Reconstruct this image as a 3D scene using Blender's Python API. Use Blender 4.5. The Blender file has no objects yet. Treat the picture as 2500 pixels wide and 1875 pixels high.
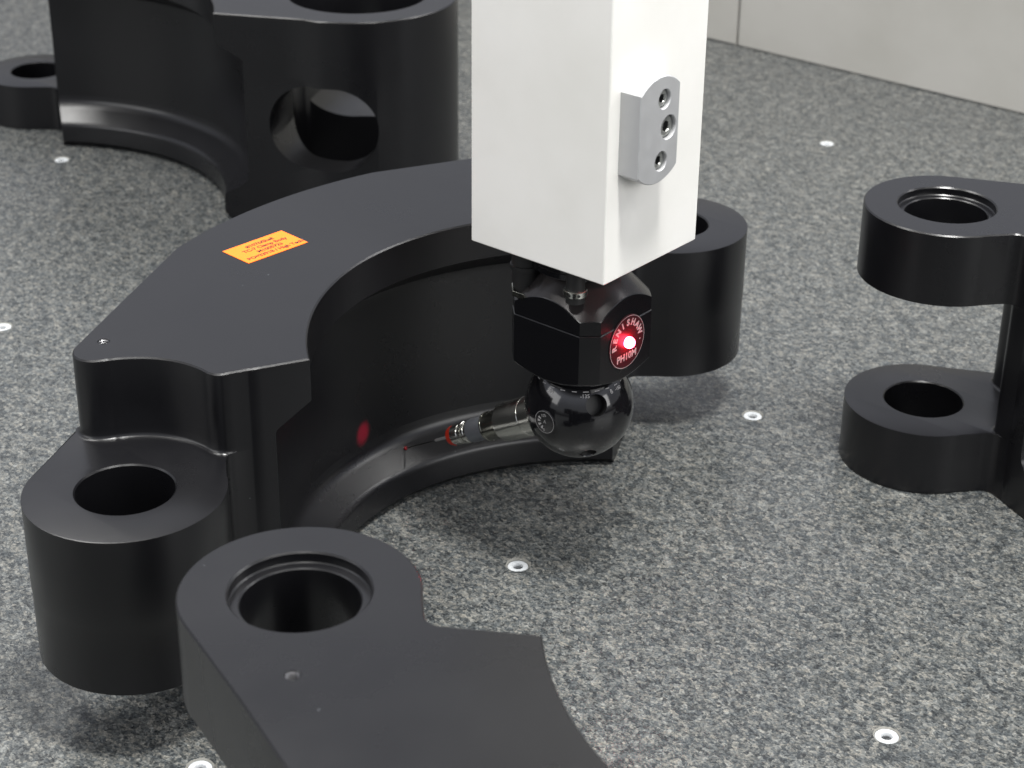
import bpy, bmesh, math, random
from math import sin, cos, pi, radians, sqrt, atan2, hypot
from mathutils import Vector, Matrix
from mathutils.geometry import tessellate_polygon

random.seed(7)
sc = bpy.context.scene
COL = sc.collection

# ------------------------------------------------------------------ camera
# world: z up, table top z = 0, X and Y follow the insert grid of the table (0.25 m pitch)
TH, RO, AZ = 0.47436, 0.0102, 0.87550
cd = bpy.data.cameras.new("camera"); cam = bpy.data.objects.new("camera", cd); COL.objects.link(cam)
F = Vector((-cos(AZ) * cos(TH), sin(AZ) * cos(TH), -sin(TH)))
R = Vector((sin(AZ), cos(AZ), 0.0)); U = R.cross(F)
X = R * cos(RO) + U * sin(RO); Y = -R * sin(RO) + U * cos(RO)
M = Matrix((X, Y, -F)).transposed().to_4x4(); M.translation = (0.61076, -0.73930, 0.61302)
cam.matrix_world = M
cd.sensor_width = 36.0; cd.lens = 4654.7 / 2500 * 36.0
cd.clip_start = 0.02; cd.clip_end = 60
cd.dof.use_dof = True; cd.dof.focus_distance = 1.03; cd.dof.aperture_fstop = 15.0
cd.dof.aperture_blades = 7
sc.camera = cam

# ------------------------------------------------------------------ view + world (a bright white-walled room)
sc.view_settings.view_transform = 'Standard'; sc.view_settings.look = 'None'
sc.view_settings.gamma = 1.0; sc.view_settings.exposure = 0.0
w = bpy.data.worlds.new("World"); sc.world = w; w.use_nodes = True
nt = w.node_tree; nt.nodes.clear()
N = nt.nodes.new; Lk = nt.links.new
out = N('ShaderNodeOutputWorld'); bg = N('ShaderNodeBackground'); Lk(bg.outputs[0], out.inputs[0])
tc = N('ShaderNodeTexCoord'); sx = N('ShaderNodeSeparateXYZ'); Lk(tc.outputs['Generated'], sx.inputs[0])
mr = N('ShaderNodeMapRange'); mr.inputs[1].default_value = -1; mr.inputs[2].default_value = 1
Lk(sx.outputs[2], mr.inputs[0])
rp = N('ShaderNodeValToRGB'); Lk(mr.outputs[0], rp.inputs[0])
e = rp.color_ramp.elements; e[0].position = 0.0; e[0].color = (.06, .06, .06, 1)
e[1].position = 1.0; e[1].color = (.14, .14, .145, 1)
for p_, c_ in ((.49, (.10, .10, .10)), (.545, (.56, .57, .59)), (.66, (.64, .66, .73)), (.795, (1.12, 1.16, 1.30)), (.85, (.20, .20, .21))):
    a = e.new(p_); a.color = (*c_, 1)
Lk(rp.outputs[0], bg.inputs[0]); bg.inputs[1].default_value = 0.78

def area(name, loc, target, sx_, sy_, power, col=(1, 1, 1)):
    l = bpy.data.lights.new(name, 'AREA'); l.shape = 'RECTANGLE'; l.size = sx_; l.size_y = sy_
    l.energy = power; l.color = col
    o = bpy.data.objects.new(name, l); COL.objects.link(o); o.location = loc
    d = Vector(target) - Vector(loc)
    o.rotation_euler = d.to_track_quat('-Z', 'Y').to_euler()
    return o
area("ceiling_lamp", (0.54, -0.19, 2.3), (0.54, -0.19, 0), 0.50, 0.22, 80, (1, .99, .965))
area("ceiling_lamp.001", (-0.50, 0.30, 2.3), (-0.50, 0.30, 0), 0.20, 0.50, 4, (1, .99, .965))
area("ceiling_lamp.002", (0.28, 0.30, 2.3), (0.28, 0.30, 0), 0.50, 0.20, 3, (1, .99, .965))
area("ceiling_lamp.003", (0.60, 1.55, 2.2), (0.50, 1.40, 0), 0.60, 0.25, 16, (1, .99, .965))
area("ceiling_lamp.004", (-0.10, -1.30, 2.4), (-0.10, -1.30, 0), 2.40, 0.15, 23, (1, .99, .965))
area("ceiling_lamp.005", (1.60, 0.15, 2.4), (1.60, 0.15, 0), 0.16, 1.20, 5, (1, .99, .965))
area("ceiling_lamp.006", (-1.28, -0.08, 2.4), (-1.05, 0.10, 0), 1.60, 0.50, 56, (1, .99, .965))
area("ceiling_lamp.007", (1.30, 2.50, 2.4), (0.0, 0.1, 0), 1.40, 0.40, 24, (1, .99, .975))
area("side_fill", (2.5, -0.05, 1.0), (0.0, 0.05, 0.3), 1.8, 1.0, 26, (1, .995, .98))  # added soft fill in place of bright walls on the +X side
area("side_fill.001", (-1.35, -2.4, 1.35), (0.0, 0.0, 0.3), 2.0, 1.0, 19, (1, .99, .97))  # added soft fill from the left front for the column's -Y face

# ------------------------------------------------------------------ helpers
def link(name, me, mat=None, parent=None, smooth=30):
    o = bpy.data.objects.new(name, me); COL.objects.link(o)
    if mat is not None: me.materials.append(mat)
    if parent is not None: o.parent = parent
    if smooth:
        for p in me.polygons: p.use_smooth = True
        me.set_sharp_from_angle(angle=radians(smooth))
    return o
def bm_obj(name, bm, mat=None, parent=None, smooth=30, fix=True):
    if fix: bmesh.ops.recalc_face_normals(bm, faces=bm.faces)
    me = bpy.data.meshes.new(name); bm.to_mesh(me); bm.free()
    return link(name, me, mat, parent, smooth)
def empty(name, loc=(0, 0, 0)):
    o = bpy.data.objects.new(name, None); COL.objects.link(o); o.location = loc
    o.empty_display_size = 0.02
    return o
def tag(o, label, cat, group=None):
    o['label'] = label; o['category'] = cat
    if group: o['group'] = group
    return o
def lathe(bm, prof, frame=Matrix.Identity(4), n=48, cap0=True, cap1=True):
    """prof: (r, z) list, turned about the frame's z axis"""
    rings = []
    for r, z in prof:
        rings.append([bm.verts.new(frame @ Vector((r * cos(2 * pi * i / n), r * sin(2 * pi * i / n), z))) for i in range(n)])
    for a_, b_ in zip(rings, rings[1:]):
        for i in range(n):
            j = (i + 1) % n
            bm.faces.new((a_[i], a_[j], b_[j], b_[i]))
    if cap0: bm.faces.new(rings[0][::-1])
    if cap1: bm.faces.new(rings[-1])
    return rings
def frame_of(loc, zdir, xdir=None):
    z = Vector(zdir).normalized()
    x = Vector(xdir) if xdir is not None else (Vector((0, 0, 1)) if abs(z.z) < .9 else Vector((1, 0, 0)))
    y = z.cross(x).normalized(); x = y.cross(z)
    m = Matrix((x, y, z)).transposed().to_4x4(); m.translation = loc
    return m
def prism(bm, pts, z0, z1, frame=Matrix.Identity(4), ch=0.0, ch0=None):
    """extrude a 2D outline with small chamfers at both ends"""
    if ch0 is None: ch0 = ch
    ins = lambda d: inset2(pts, d)
    levels = []
    if ch0 > 0: levels += [(ins(ch0), z0), (pts, z0 + ch0)]
    else: levels += [(pts, z0)]
    if ch > 0: levels += [(pts, z1 - ch), (ins(ch), z1)]
    else: levels += [(pts, z1)]
    rings = [[bm.verts.new(frame @ Vector((p[0], p[1], z))) for p in ps] for ps, z in levels]
    n = len(pts)
    for a_, b_ in zip(rings, rings[1:]):
        for i in range(n):
            j = (i + 1) % n
            bm.faces.new((a_[i], a_[j], b_[j], b_[i]))
    bm.faces.new(rings[0][::-1]); bm.faces.new(rings[-1])
    return rings
def area2(p):
    return 0.5 * sum(p[i][0] * p[(i + 1) % len(p)][1] - p[(i + 1) % len(p)][0] * p[i][1] for i in range(len(p)))
def normals2(p):
    """outward miter normals of a closed polygon"""
    s = 1.0 if area2(p) > 0 else -1.0
    n = len(p); out_ = []
    for i in range(n):
        a_, b_, c_ = p[i - 1], p[i], p[(i + 1) % n]
        def nn(u, v):
            dx, dy = v[0] - u[0], v[1] - u[1]; l = hypot(dx, dy) or 1
            return (s * dy / l, -s * dx / l)
        n1, n2 = nn(a_, b_), nn(b_, c_)
        mx, my = n1[0] + n2[0], n1[1] + n2[1]; l = hypot(mx, my) or 1; mx /= l; my /= l
        k = 1 / max(.5, mx * n1[0] + my * n1[1])
        out_.append((mx * k, my * k))
    return out_
def inset2(p, d):
    return [(q[0] - n_[0] * d, q[1] - n_[1] * d) for q, n_ in zip(p, normals2(p))]
def arc(cx, cy, r, a0, a1, n):
    return [(cx + r * cos(radians(a0 + (a1 - a0) * i / n)), cy + r * sin(radians(a0 + (a1 - a0) * i / n))) for i in range(n + 1)]
def boolean(o, cutter):
    m = o.modifiers.new('cut', 'BOOLEAN'); m.operation = 'DIFFERENCE'; m.solver = 'EXACT'; m.object = cutter
    dg = bpy.context.evaluated_depsgraph_get(); dg.update()
    me = bpy.data.meshes.new_from_object(o.evaluated_get(dg))
    o.modifiers.clear(); old = o.data; o.data = me; me.name = old.name
    bpy.data.objects.remove(cutter)
    me.set_sharp_from_angle(angle=radians(30))

# ------------------------------------------------------------------ materials
def new_mat(name):
    m = bpy.data.materials.new(name); m.use_nodes = True
    nt = m.node_tree; b = nt.nodes['Principled BSDF']
    return m, nt, b
def simple(name, col, rough=.5, metal=0.0, spec=.5, noise=None, bump=None, coat=0.0):
    m, nt, b = new_mat(name)
    b.inputs['Base Color'].default_value = (*col, 1); b.inputs['Roughness'].default_value = rough
    b.inputs['Metallic'].default_value = metal; b.inputs['Specular IOR Level'].default_value = spec
    b.inputs['Coat Weight'].default_value = coat; b.inputs['Coat Roughness'].default_value = .06
    tc = nt.nodes.new('ShaderNodeTexCoord')
    if noise:
        sc_, amt = noise
        n = nt.nodes.new('ShaderNodeTexNoise'); n.inputs['Scale'].default_value = sc_; n.inputs['Detail'].default_value = 5
        nt.links.new(tc.outputs['Object'], n.inputs['Vector'])
        r = nt.nodes.new('ShaderNodeMapRange'); r.inputs[1].default_value = .3; r.inputs[2].default_value = .7
        r.inputs[3].default_value = max(0, rough - amt); r.inputs[4].default_value = min(1, rough + amt)
        nt.links.new(n.outputs['Fac'], r.inputs[0]); nt.links.new(r.outputs[0], b.inputs['Roughness'])
    if bump:
        sc_, st, dist = bump
        n = nt.nodes.new('ShaderNodeTexNoise'); n.inputs['Scale'].default_value = sc_; n.inputs['Detail'].default_value = 3
        nt.links.new(tc.outputs['Object'], n.inputs['Vector'])
        bp = nt.nodes.new('ShaderNodeBump'); bp.inputs['Strength'].default_value = st; bp.inputs['Distance'].default_value = dist
        nt.links.new(n.outputs['Fac'], bp.inputs['Height']); nt.links.new(bp.outputs[0], b.inputs['Normal'])
    return m

def clamp_material():
    m, nt, b = new_mat('black_oxide_steel')
    nn, lk = nt.nodes.new, nt.links.new
    tc = nn('ShaderNodeTexCoord')
    n1 = nn('ShaderNodeTexNoise'); n1.inputs['Scale'].default_value = 9; n1.inputs['Detail'].default_value = 6
    n1.inputs['Roughness'].default_value = .6
    lk(tc.outputs['Object'], n1.inputs['Vector'])
    r1 = nn('ShaderNodeMapRange'); r1.inputs[1].default_value = .3; r1.inputs[2].default_value = .7
    r1.inputs[3].default_value = .25; r1.inputs[4].default_value = .34
    lk(n1.outputs['Fac'], r1.inputs[0]); lk(r1.outputs[0], b.inputs['Roughness'])
    cr = nn('ShaderNodeValToRGB'); cr.color_ramp.elements[0].position = .3; cr.color_ramp.elements[1].position = .75
    cr.color_ramp.elements[0].color = (.0038, .0038, .0046, 1); cr.color_ramp.elements[1].color = (.0060, .0060, .0072, 1)
    lk(n1.outputs['Fac'], cr.inputs[0])
    # sparse dust specks
    v = nn('ShaderNodeTexVoronoi'); v.inputs['Scale'].default_value = 130; lk(tc.outputs['Object'], v.inputs['Vector'])
    cmp_ = nn('ShaderNodeMath'); cmp_.operation = 'LESS_THAN'; cmp_.inputs[1].default_value = .048
    lk(v.outputs['Distance'], cmp_.inputs[0])
    sp = nn('ShaderNodeSeparateColor'); lk(v.outputs['Color'], sp.inputs[0])
    c2 = nn('ShaderNodeMath'); c2.operation = 'GREATER_THAN'; c2.inputs[1].default_value = .955
    lk(sp.outputs[0], c2.inputs[0])
    mu = nn('ShaderNodeMath'); mu.operation = 'MULTIPLY'; lk(cmp_.outputs[0], mu.inputs[0]); lk(c2.outputs[0], mu.inputs[1])
    mx = nn('ShaderNodeMix'); mx.data_type = 'RGBA'; lk(mu.outputs[0], mx.inputs[0]); lk(cr.outputs[0], mx.inputs[6])
    mx.inputs[7].default_value = (.09, .095, .105, 1)
    lk(mx.outputs[2], b.inputs['Base Color'])
    b.inputs['Specular IOR Level'].default_value = .46
    n2 = nn('ShaderNodeTexNoise'); n2.inputs['Scale'].default_value = 900; n2.inputs['Detail'].default_value = 2
    lk(tc.outputs['Object'], n2.inputs['Vector'])
    bp = nn('ShaderNodeBump'); bp.inputs['Strength'].default_value = .10; bp.inputs['Distance'].default_value = .0002
    lk(n2.outputs['Fac'], bp.inputs['Height']); lk(bp.outputs[0], b.inputs['Normal'])
    return m

def granite_material():
    m, nt, b = new_mat('granite')
    nn, lk = nt.nodes.new, nt.links.new
    tc = nn('ShaderNodeTexCoord')
    mp = nn('ShaderNodeMapping'); mp.inputs['Rotation'].default_value = (0, 0, radians(42)); mp.inputs['Scale'].default_value = (1, 1.2, 1)
    lk(tc.outputs['Object'], mp.inputs['Vector'])
    # jitter the coordinates so that the flakes are ragged
    jn = nn('ShaderNodeTexNoise'); jn.inputs['Scale'].default_value = 260; jn.inputs['Detail'].default_value = 3
    lk(mp.outputs[0], jn.inputs['Vector'])
    js = nn('ShaderNodeVectorMath'); js.operation = 'MULTIPLY_ADD'
    js.inputs[1].default_value = (.0032, .0032, .0032); lk(jn.outputs['Color'], js.inputs[0]); lk(mp.outputs[0], js.inputs[2])
    v1 = nn('ShaderNodeTexVoronoi'); v1.inputs['Scale'].default_value = 390; lk(js.outputs[0], v1.inputs['Vector'])
    s1 = nn('ShaderNodeSeparateColor'); lk(v1.outputs['Color'], s1.inputs[0])
    v2 = nn('ShaderNodeTexVoronoi'); v2.inputs['Scale'].default_value = 950; lk(js.outputs[0], v2.inputs['Vector'])
    s2 = nn('ShaderNodeSeparateColor'); lk(v2.outputs['Color'], s2.inputs[0])
    n3 = nn('ShaderNodeTexNoise'); n3.inputs['Scale'].default_value = 95; n3.inputs['Detail'].default_value = 4; lk(mp.outputs[0], n3.inputs['Vector'])
    n4 = nn('ShaderNodeTexNoise'); n4.inputs['Scale'].default_value = 520; n4.inputs['Detail'].default_value = 4; lk(mp.outputs[0], n4.inputs['Vector'])
    def ma(op, a_, b_):
        x = nn('ShaderNodeMath'); x.operation = op
        for k, q in ((0, a_), (1, b_)):
            if isinstance(q, (int, float)): x.inputs[k].default_value = q
            else: lk(q, x.inputs[k])
        return x.outputs[0]
    val = ma('ADD', ma('MULTIPLY', s1.outputs[0], .46), ma('MULTIPLY', s2.outputs[0], .44))
    val = ma('ADD', val, ma('MULTIPLY', ma('SUBTRACT', n3.outputs['Fac'], .5), .65))
    val = ma('ADD', val, ma('MULTIPLY', ma('SUBTRACT', n4.outputs['Fac'], .5), .65))
    val = ma('ADD', val, .015)
    cr = nn('ShaderNodeValToRGB'); lk(val, cr.inputs[0])
    el = cr.color_ramp.elements
    el[0].position = .10; el[0].color = (.020, .022, .024, 1)
    el[1].position = .92; el[1].color = (.212, .210, .196, 1)
    for p_, c_ in ((.28, (.040, .044, .046, 1)), (.45, (.066, .071, .073, 1)), (.60, (.104, .106, .102, 1)), (.76, (.150, .148, .138, 1))):
        q = el.new(p_); q.color = c_
    # hue drift between blue-grey and warm grey flakes
    hx = nn('ShaderNodeMix'); hx.data_type = 'RGBA'; hx.blend_type = 'MULTIPLY'; hx.inputs[0].default_value = 1
    cr2 = nn('ShaderNodeValToRGB'); cr2.color_ramp.elements[0].color = (.95, .99, 1.02, 1); cr2.color_ramp.elements[1].color = (1.03, 1.0, .95, 1)
    lk(s1.outputs[1], cr2.inputs[0]); lk(cr.outputs[0], hx.inputs[6]); lk(cr2.outputs[0], hx.inputs[7])
    lk(hx.outputs[2], b.inputs['Base Color'])
    b.inputs['Roughness'].default_value = .42; b.inputs['Specular IOR Level'].default_value = .40
    r = nn('ShaderNodeMapRange'); r.inputs[3].default_value = .24; r.inputs[4].default_value = .46
    lk(s2.outputs[1], r.inputs[0]); lk(r.outputs[0], b.inputs['Roughness'])
    bp = nn('ShaderNodeBump'); bp.inputs['Strength'].default_value = .25; bp.inputs['Distance'].default_value = .0002
    lk(s2.outputs[0], bp.inputs['Height']); lk(bp.outputs[0], b.inputs['Normal'])
    return m

def paint_material(name, col, rough):
    """painted sheet metal: faint grime clouds and tiny scuffs"""
    m, nt, b = new_mat(name)
    nn, lk = nt.nodes.new, nt.links.new
    tc = nn('ShaderNodeTexCoord')
    n1 = nn('ShaderNodeTexNoise'); n1.inputs['Scale'].default_value = 14; n1.inputs['Detail'].default_value = 6
    lk(tc.outputs['Object'], n1.inputs['Vector'])
    cr = nn('ShaderNodeValToRGB'); cr.color_ramp.elements[0].position = .25; cr.color_ramp.elements[1].position = .6
    cr.color_ramp.elements[0].color = (col[0] * .90, col[1] * .90, col[2] * .885, 1); cr.color_ramp.elements[1].color = (*col, 1)
    lk(n1.outputs['Fac'], cr.inputs[0])
    v = nn('ShaderNodeTexVoronoi'); v.inputs['Scale'].default_value = 26; lk(tc.outputs['Object'], v.inputs['Vector'])
    lt = nn('ShaderNodeMath'); lt.operation = 'LESS_THAN'; lt.inputs[1].default_value = .028; lk(v.outputs['Distance'], lt.inputs[0])
    sp = nn('ShaderNodeSeparateColor'); lk(v.outputs['Color'], sp.inputs[0])
    gt = nn('ShaderNodeMath'); gt.operation = 'GREATER_THAN'; gt.inputs[1].default_value = .80; lk(sp.outputs[0], gt.inputs[0])
    mu = nn('ShaderNodeMath'); mu.operation = 'MULTIPLY'; lk(lt.outputs[0], mu.inputs[0]); lk(gt.outputs[0], mu.inputs[1])
    mx = nn('ShaderNodeMix'); mx.data_type = 'RGBA'; lk(mu.outputs[0], mx.inputs[0]); lk(cr.outputs[0], mx.inputs[6])
    mx.inputs[7].default_value = (.22, .20, .18, 1)
    lk(mx.outputs[2], b.inputs['Base Color'])
    b.inputs['Roughness'].default_value = rough
    n2 = nn('ShaderNodeTexNoise'); n2.inputs['Scale'].default_value = 500; lk(tc.outputs['Object'], n2.inputs['Vector'])
    bp = nn('ShaderNodeBump'); bp.inputs['Strength'].default_value = .12; bp.inputs['Distance'].default_value = .0002
    lk(n2.outputs['Fac'], bp.inputs['Height']); lk(bp.outputs[0], b.inputs['Normal'])
    return m

MAT = dict(
    clamp=clamp_material(), granite=granite_material(),
    white=paint_material('white_paint', (.82, .81, .775), .45),
    wall=paint_material('warm_grey_paint', (.34, .332, .311), .5),
    granite_rim=simple('ground_granite', (.19, .187, .17), .7, bump=(900, .4, .0003)),
    steel_ring=simple('satin_white_steel', (.50, .52, .535), .5, 0.0, noise=(300, .1)),
    bore=simple('dark_thread', (.05, .05, .05), .35, .6, bump=(1500, .5, .0003)),
    thread=simple('bright_thread', (.14, .14, .145), .30, 1.0),
    alu=simple('satin_aluminium', (.50, .505, .51), .46, .45, noise=(160, .08), bump=(700, .15, .0002)),
    screw=simple('zinc_screw', (.42, .43, .41), .36, .8, noise=(400, .1)),
    socket=simple('socket_shadow_black', (.012, .012, .012), .5),
    gloss=simple('gloss_black_body', (.006, .006, .007), .20, noise=(60, .04)),
    cone=simple('anodised_black', (.030, .027, .027), .22, .35, noise=(80, .05)),
    ball=simple('polished_black_ball', (.005, .005, .006), .115, coat=.4, noise=(50, .02)),
    rubber=simple('matt_black', (.010, .010, .010), .55),
    steel=simple('bright_steel', (.62, .62, .58), .20, 1.0, noise=(200, .06)),
    grey_sleeve=simple('grey_sleeve', (.20, .212, .235), .38, .5, noise=(500, .1), bump=(900, .3, .0002)),
    steel_dark=simple('dark_steel', (.32, .32, .28), .22, 1.0, noise=(200, .08)),
    red=simple('red_cap', (.62, .035, .012), .35),
    ruby=simple('ruby', (.35, .004, .01), .05, coat=.5),
    ink=simple('white_ink', (.34, .33, .33), .6),
    badge=simple('red_lit_badge', (.035, .006, .009), .45),  # red in the base colour stands in for the lamp's glow
    black_ink=simple('black_ink', (.03, .008, .003), .6),
    sticker=simple('orange_sticker', (1.0, .165, .008), .5, noise=(200, .1)),
)
# sticker: emission added to the orange, so the sheet is brighter than its base colour
sb = MAT['sticker'].node_tree.nodes['Principled BSDF']
MAT['badge'].node_tree.nodes['Principled BSDF'].inputs['Specular IOR Level'].default_value = .2
sb.inputs['Emission Color'].default_value = (1, .15, .0, 1); sb.inputs['Emission Strength'].default_value = .42

# ------------------------------------------------------------------ clamp segments
H, ZLO, ZHI = 0.177, 0.042, 0.131
FR = 0.0026             # fillet radius at the steps
CH = 0.0008           # broken edge
def ladder(levels, extra):
    zs = sorted(set([round(z, 6) for z in levels + extra]))
    return zs
def bore_depth(z, depth):
    """how far the bore wall is set back from the lip at height z"""
    pts = [(0, .0060), (.0055, .0), (.0190, 0), (.0208, .0004), (.0224, .0014), (.0240, .0034), (.0310, .715 * depth), (.0325, .80 * depth), (.0346, .90 * depth), (.0376, depth * .97), (.042, depth),
           (.1370, depth), (.1385, depth * .985), (.1400, depth * .92), (.1520, .0012), (.1530, 0), (H - .0006, 0), (H, -.0)]
    for (z0, d0), (z1, d1) in zip(pts, pts[1:]):
        if z <= z1: return d0 + (d1 - d0) * (z - z0) / (z1 - z0)
    return 0.0
BORE_Z = [0, .0055, .0190, .0208, .0224, .0240, .0310, .0325, .0346, .0376, .042, .1370, .1385, .1400, .1520, .1530]

def build_segment(name, mat, parent, bore, bore_n, mid, ends, lug=None, depth=.02, extra_holes=()):
    """bore: lip points from end A to end B; mid: outer points from end B back to end A;
    ends: two dicts with core chain and ear chain (A: outer->bore order reversed below)
    layers go bottom to top; every layer picks core or ear chain for each end."""
    nb = len(bore)
    layers = [(0.0, ZLO), (ZLO, ZHI), (ZHI, H)]
    bm = bmesh.new(); cache = {}
    def vert(x, y, z):
        k = (round(x, 6), round(y, 6), round(z, 6))
        if k not in cache: cache[k] = bm.verts.new((x, y, z))
        return cache[k]
    def chain(end, li):
        return end['ear'] if end['has'][li] else end['core']
    def outline(li):
        # bore A->B, chain at B (bore->outer), mid B->A, chain at A (outer->bore)
        o = [(p, 'b', i) for i, p in enumerate(bore)]
        o += [(p, 'B', i) for i, p in enumerate(chain(ends[1], li))]
        o += [(p, 'm', i) for i, p in enumerate(mid)]
        ca = chain(ends[0], li)
        o += [(p, 'A', len(ca) - 1 - i) for i, p in enumerate(ca[::-1])]
        return o
    outs = [outline(i) for i in range(3)]
    norms = [normals2([p for p, _, _ in o]) for o in outs]
    def pos(li, k, z):
        (p, t, i), nrm = outs[li][k], norms[li][k]
        x, y = p
        z0, z1 = layers[li]
        if t == 'b':
            d = bore_depth(z, depth)
            x += bore_n[i][0] * d; y += bore_n[i][1] * d
        # broken edges
        c = 0.0
        if z > H - 1e-6: c = CH
        elif z < 1e-6 and t != 'b': c = CH
        elif t in 'AB' and li < 3:
            end = ends[0] if t == 'A' else ends[1]
            oth = end['core'] if end['has'][li] else end['ear']
            dmin = min(hypot(p[0] - q_[0], p[1] - q_[1]) for q_ in oth)
            wgt = max(0.0, min(1.0, (dmin - .0004) / .003))
            for zz, lj in ((z1, li + 1), (z0, li - 1)):
                if 0 <= lj < 3 and end['has'][lj] != end['has'][li]:
                    if end['has'][li]:
                        if abs(z - zz) < 1e-6: c = CH * wgt
                    elif abs(z - zz) < FR - 1e-6:   # round fillet at the foot of the step
                        c = -(FR - sqrt(max(0.0, FR ** 2 - (FR - abs(z - zz)) ** 2))) * wgt
        if t in 'AB' and li == 1 and (ends[0] if t == 'A' else ends[1])['has'][1] and z < .0818 and z > z0 + 1e-6:
            c += .00022 * max(0.0, min(1.0, (min(hypot(p[0] - q_[0], p[1] - q_[1]) for q_ in (ends[0] if t == 'A' else ends[1])['core']) - .0004) / .003))
        return (x - nrm[0] * c, y - nrm[1] * c)
    topz = {}
    for li, (z0, z1) in enumerate(layers):
        zs = [z for z in BORE_Z if z0 - 1e-9 <= z <= z1 + 1e-9] + [z0, z1, z0 + CH, z1 - CH]
        fz = [FR * k_ for k_ in (.076, .293, .617, 1.0)]
        if li == 2: zs += [z0 + k_ for k_ in fz]
        if li == 0: zs += [z1 - k_ for k_ in fz]
        if li == 1: zs += [z0 + k_ for k_ in fz] + [z1 - k_ for k_ in fz]
        if li == 1 and ends[0]['has'][1]: zs += [.0816, .0821]      # faint tool mark round the ears
        zs = sorted(set(round(z, 6) for z in zs))
        o = outs[li]; n_ = len(o)
        for za, zb in zip(zs, zs[1:]):
            for k in range(n_):
                k2 = (k + 1) % n_
                a_ = vert(*pos(li, k, za), za); b_ = vert(*pos(li, k2, za), za)
                c_ = vert(*pos(li, k2, zb), zb); d_ = vert(*pos(li, k, zb), zb)
                vs = []
                for v in (a_, b_, c_, d_):
                    if v not in vs: vs.append(v)
                if len(vs) >= 3:
                    try: bm.faces.new(vs)
                    except ValueError: pass
    def hole_at(h, z):
        for (za, ra), (zb, rb) in zip(h['prof'], h['prof'][1:]):
            if za - 1e-9 <= z <= zb + 1e-9 and zb > za: return ra + (rb - ra) * (z - za) / (zb - za)
        return h['prof'][-1][1]
    def cap(loop, z, holes, flip):
        loops = [[Vector((p[0], p[1], z)) for p in loop]]
        for h in holes:
            r = h['prof'][0][1] if abs(h['prof'][0][0] - z) < 1e-6 else h['prof'][-1][1]
            m_ = h.get('n', 72)
            loops.append([Vector((h['c'][0] + r * cos(2 * pi * i / m_), h['c'][1] + r * sin(2 * pi * i / m_), z)) for i in range(m_)])
        flat = [v for l in loops for v in l]
        for t in tessellate_polygon(loops):
            vs = [vert(*flat[i]) for i in t]
            if len(set(vs)) == 3:
                try: bm.faces.new(vs if not flip else vs[::-1])
                except ValueError: pass
    def tube(h):
        m_ = h.get('n', 72)
        rings = [[vert(h['c'][0] + r * cos(2 * pi * i / m_), h['c'][1] + r * sin(2 * pi * i / m_), z) for i in range(m_)] for z, r in h['prof']]
        for a_, b_ in zip(rings, rings[1:]):
            for i in range(m_):
                j = (i + 1) % m_
                try: bm.faces.new((a_[i], a_[j], b_[j], b_[i]))
                except ValueError: pass
        if h.get('blind'):
            try: bm.faces.new(rings[0])
            except ValueError: pass
    # holes of the ears
    eh = [[], [], []]
    for end in ends:
        if not end.get('pin'): continue
        for li in range(3):
            if end['has'][li]:
                z0, z1 = layers[li]; r = end['r']
                if li == 2 and end.get('cbore'):
                    prof = [(z0, r + CH), (z0 + CH, r), (z1 - .0060, r), (z1 - .0054, r + .0006), (z1 - .0054, end['cbore'] - .0006), (z1 - .0048, end['cbore']), (z1 - CH, end['cbore']), (z1, end['cbore'] + CH)]
                else:
                    prof = [(z0, r + CH), (z0 + CH, r), (z1 - CH, r), (z1, r + CH)]
                h = dict(c=end['pin'], prof=prof); eh[li].append((end, h)); tube(h)
    glob = list(extra_holes)
    if lug: glob.append(dict(c=lug['c'], prof=[(0, lug['r'] + CH), (CH, lug['r']), (H - CH, lug['r']), (H, lug['r'] + CH)], n=96))
    for h in glob: tube(h)
    # bottom / top
    cap([pos(0, k, 0.0) for k in range(len(outs[0]))], 0.0, [h for _, h in eh[0]] + [h for h in glob if abs(h['prof'][0][0]) < 1e-6], True)
    cap([pos(2, k, H) for k in range(len(outs[2]))], H, [h for _, h in eh[2]] + [h for h in glob if abs(h['prof'][-1][0] - H) < 1e-6], False)
    # interior steps
    for li, z in ((0, ZLO), (1, ZHI)):
        for end, t in ((ends[0], 'A'), (ends[1], 'B')):
            if end['has'][li] == end['has'][li + 1]: continue
            le, lc = (li, li + 1) if end['has'][li] else (li + 1, li)
            ear = [pos(le, k, z) for k in range(len(outs[le])) if outs[le][k][1] == t]
            core = [pos(lc, k, z) for k in range(len(outs[lc])) if outs[lc][k][1] == t]
            cr_ = core[::-1]                      # both now run between the two shared corners
            ea = list(ear); co = list(core)
            same = lambda u, v: hypot(u[0] - v[0], u[1] - v[1]) < 2e-5
            while len(ea) > 2 and len(co) > 2 and same(ea[1], co[1]): ea.pop(0); co.pop(0)
            while len(ea) > 2 and len(co) > 2 and same(ea[-2], co[-2]): ea.pop(); co.pop()
            loop = ea + co[::-1][1:-1]
            hs = [h for e_, h in eh[le] if e_ is end]
            cap(loop, z, hs, le == li + 1)
    bmesh.ops.remove_doubles(bm, verts=bm.verts, dist=1e-6)
    return bm_obj(name, bm, mat, parent, smooth=26)

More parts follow.
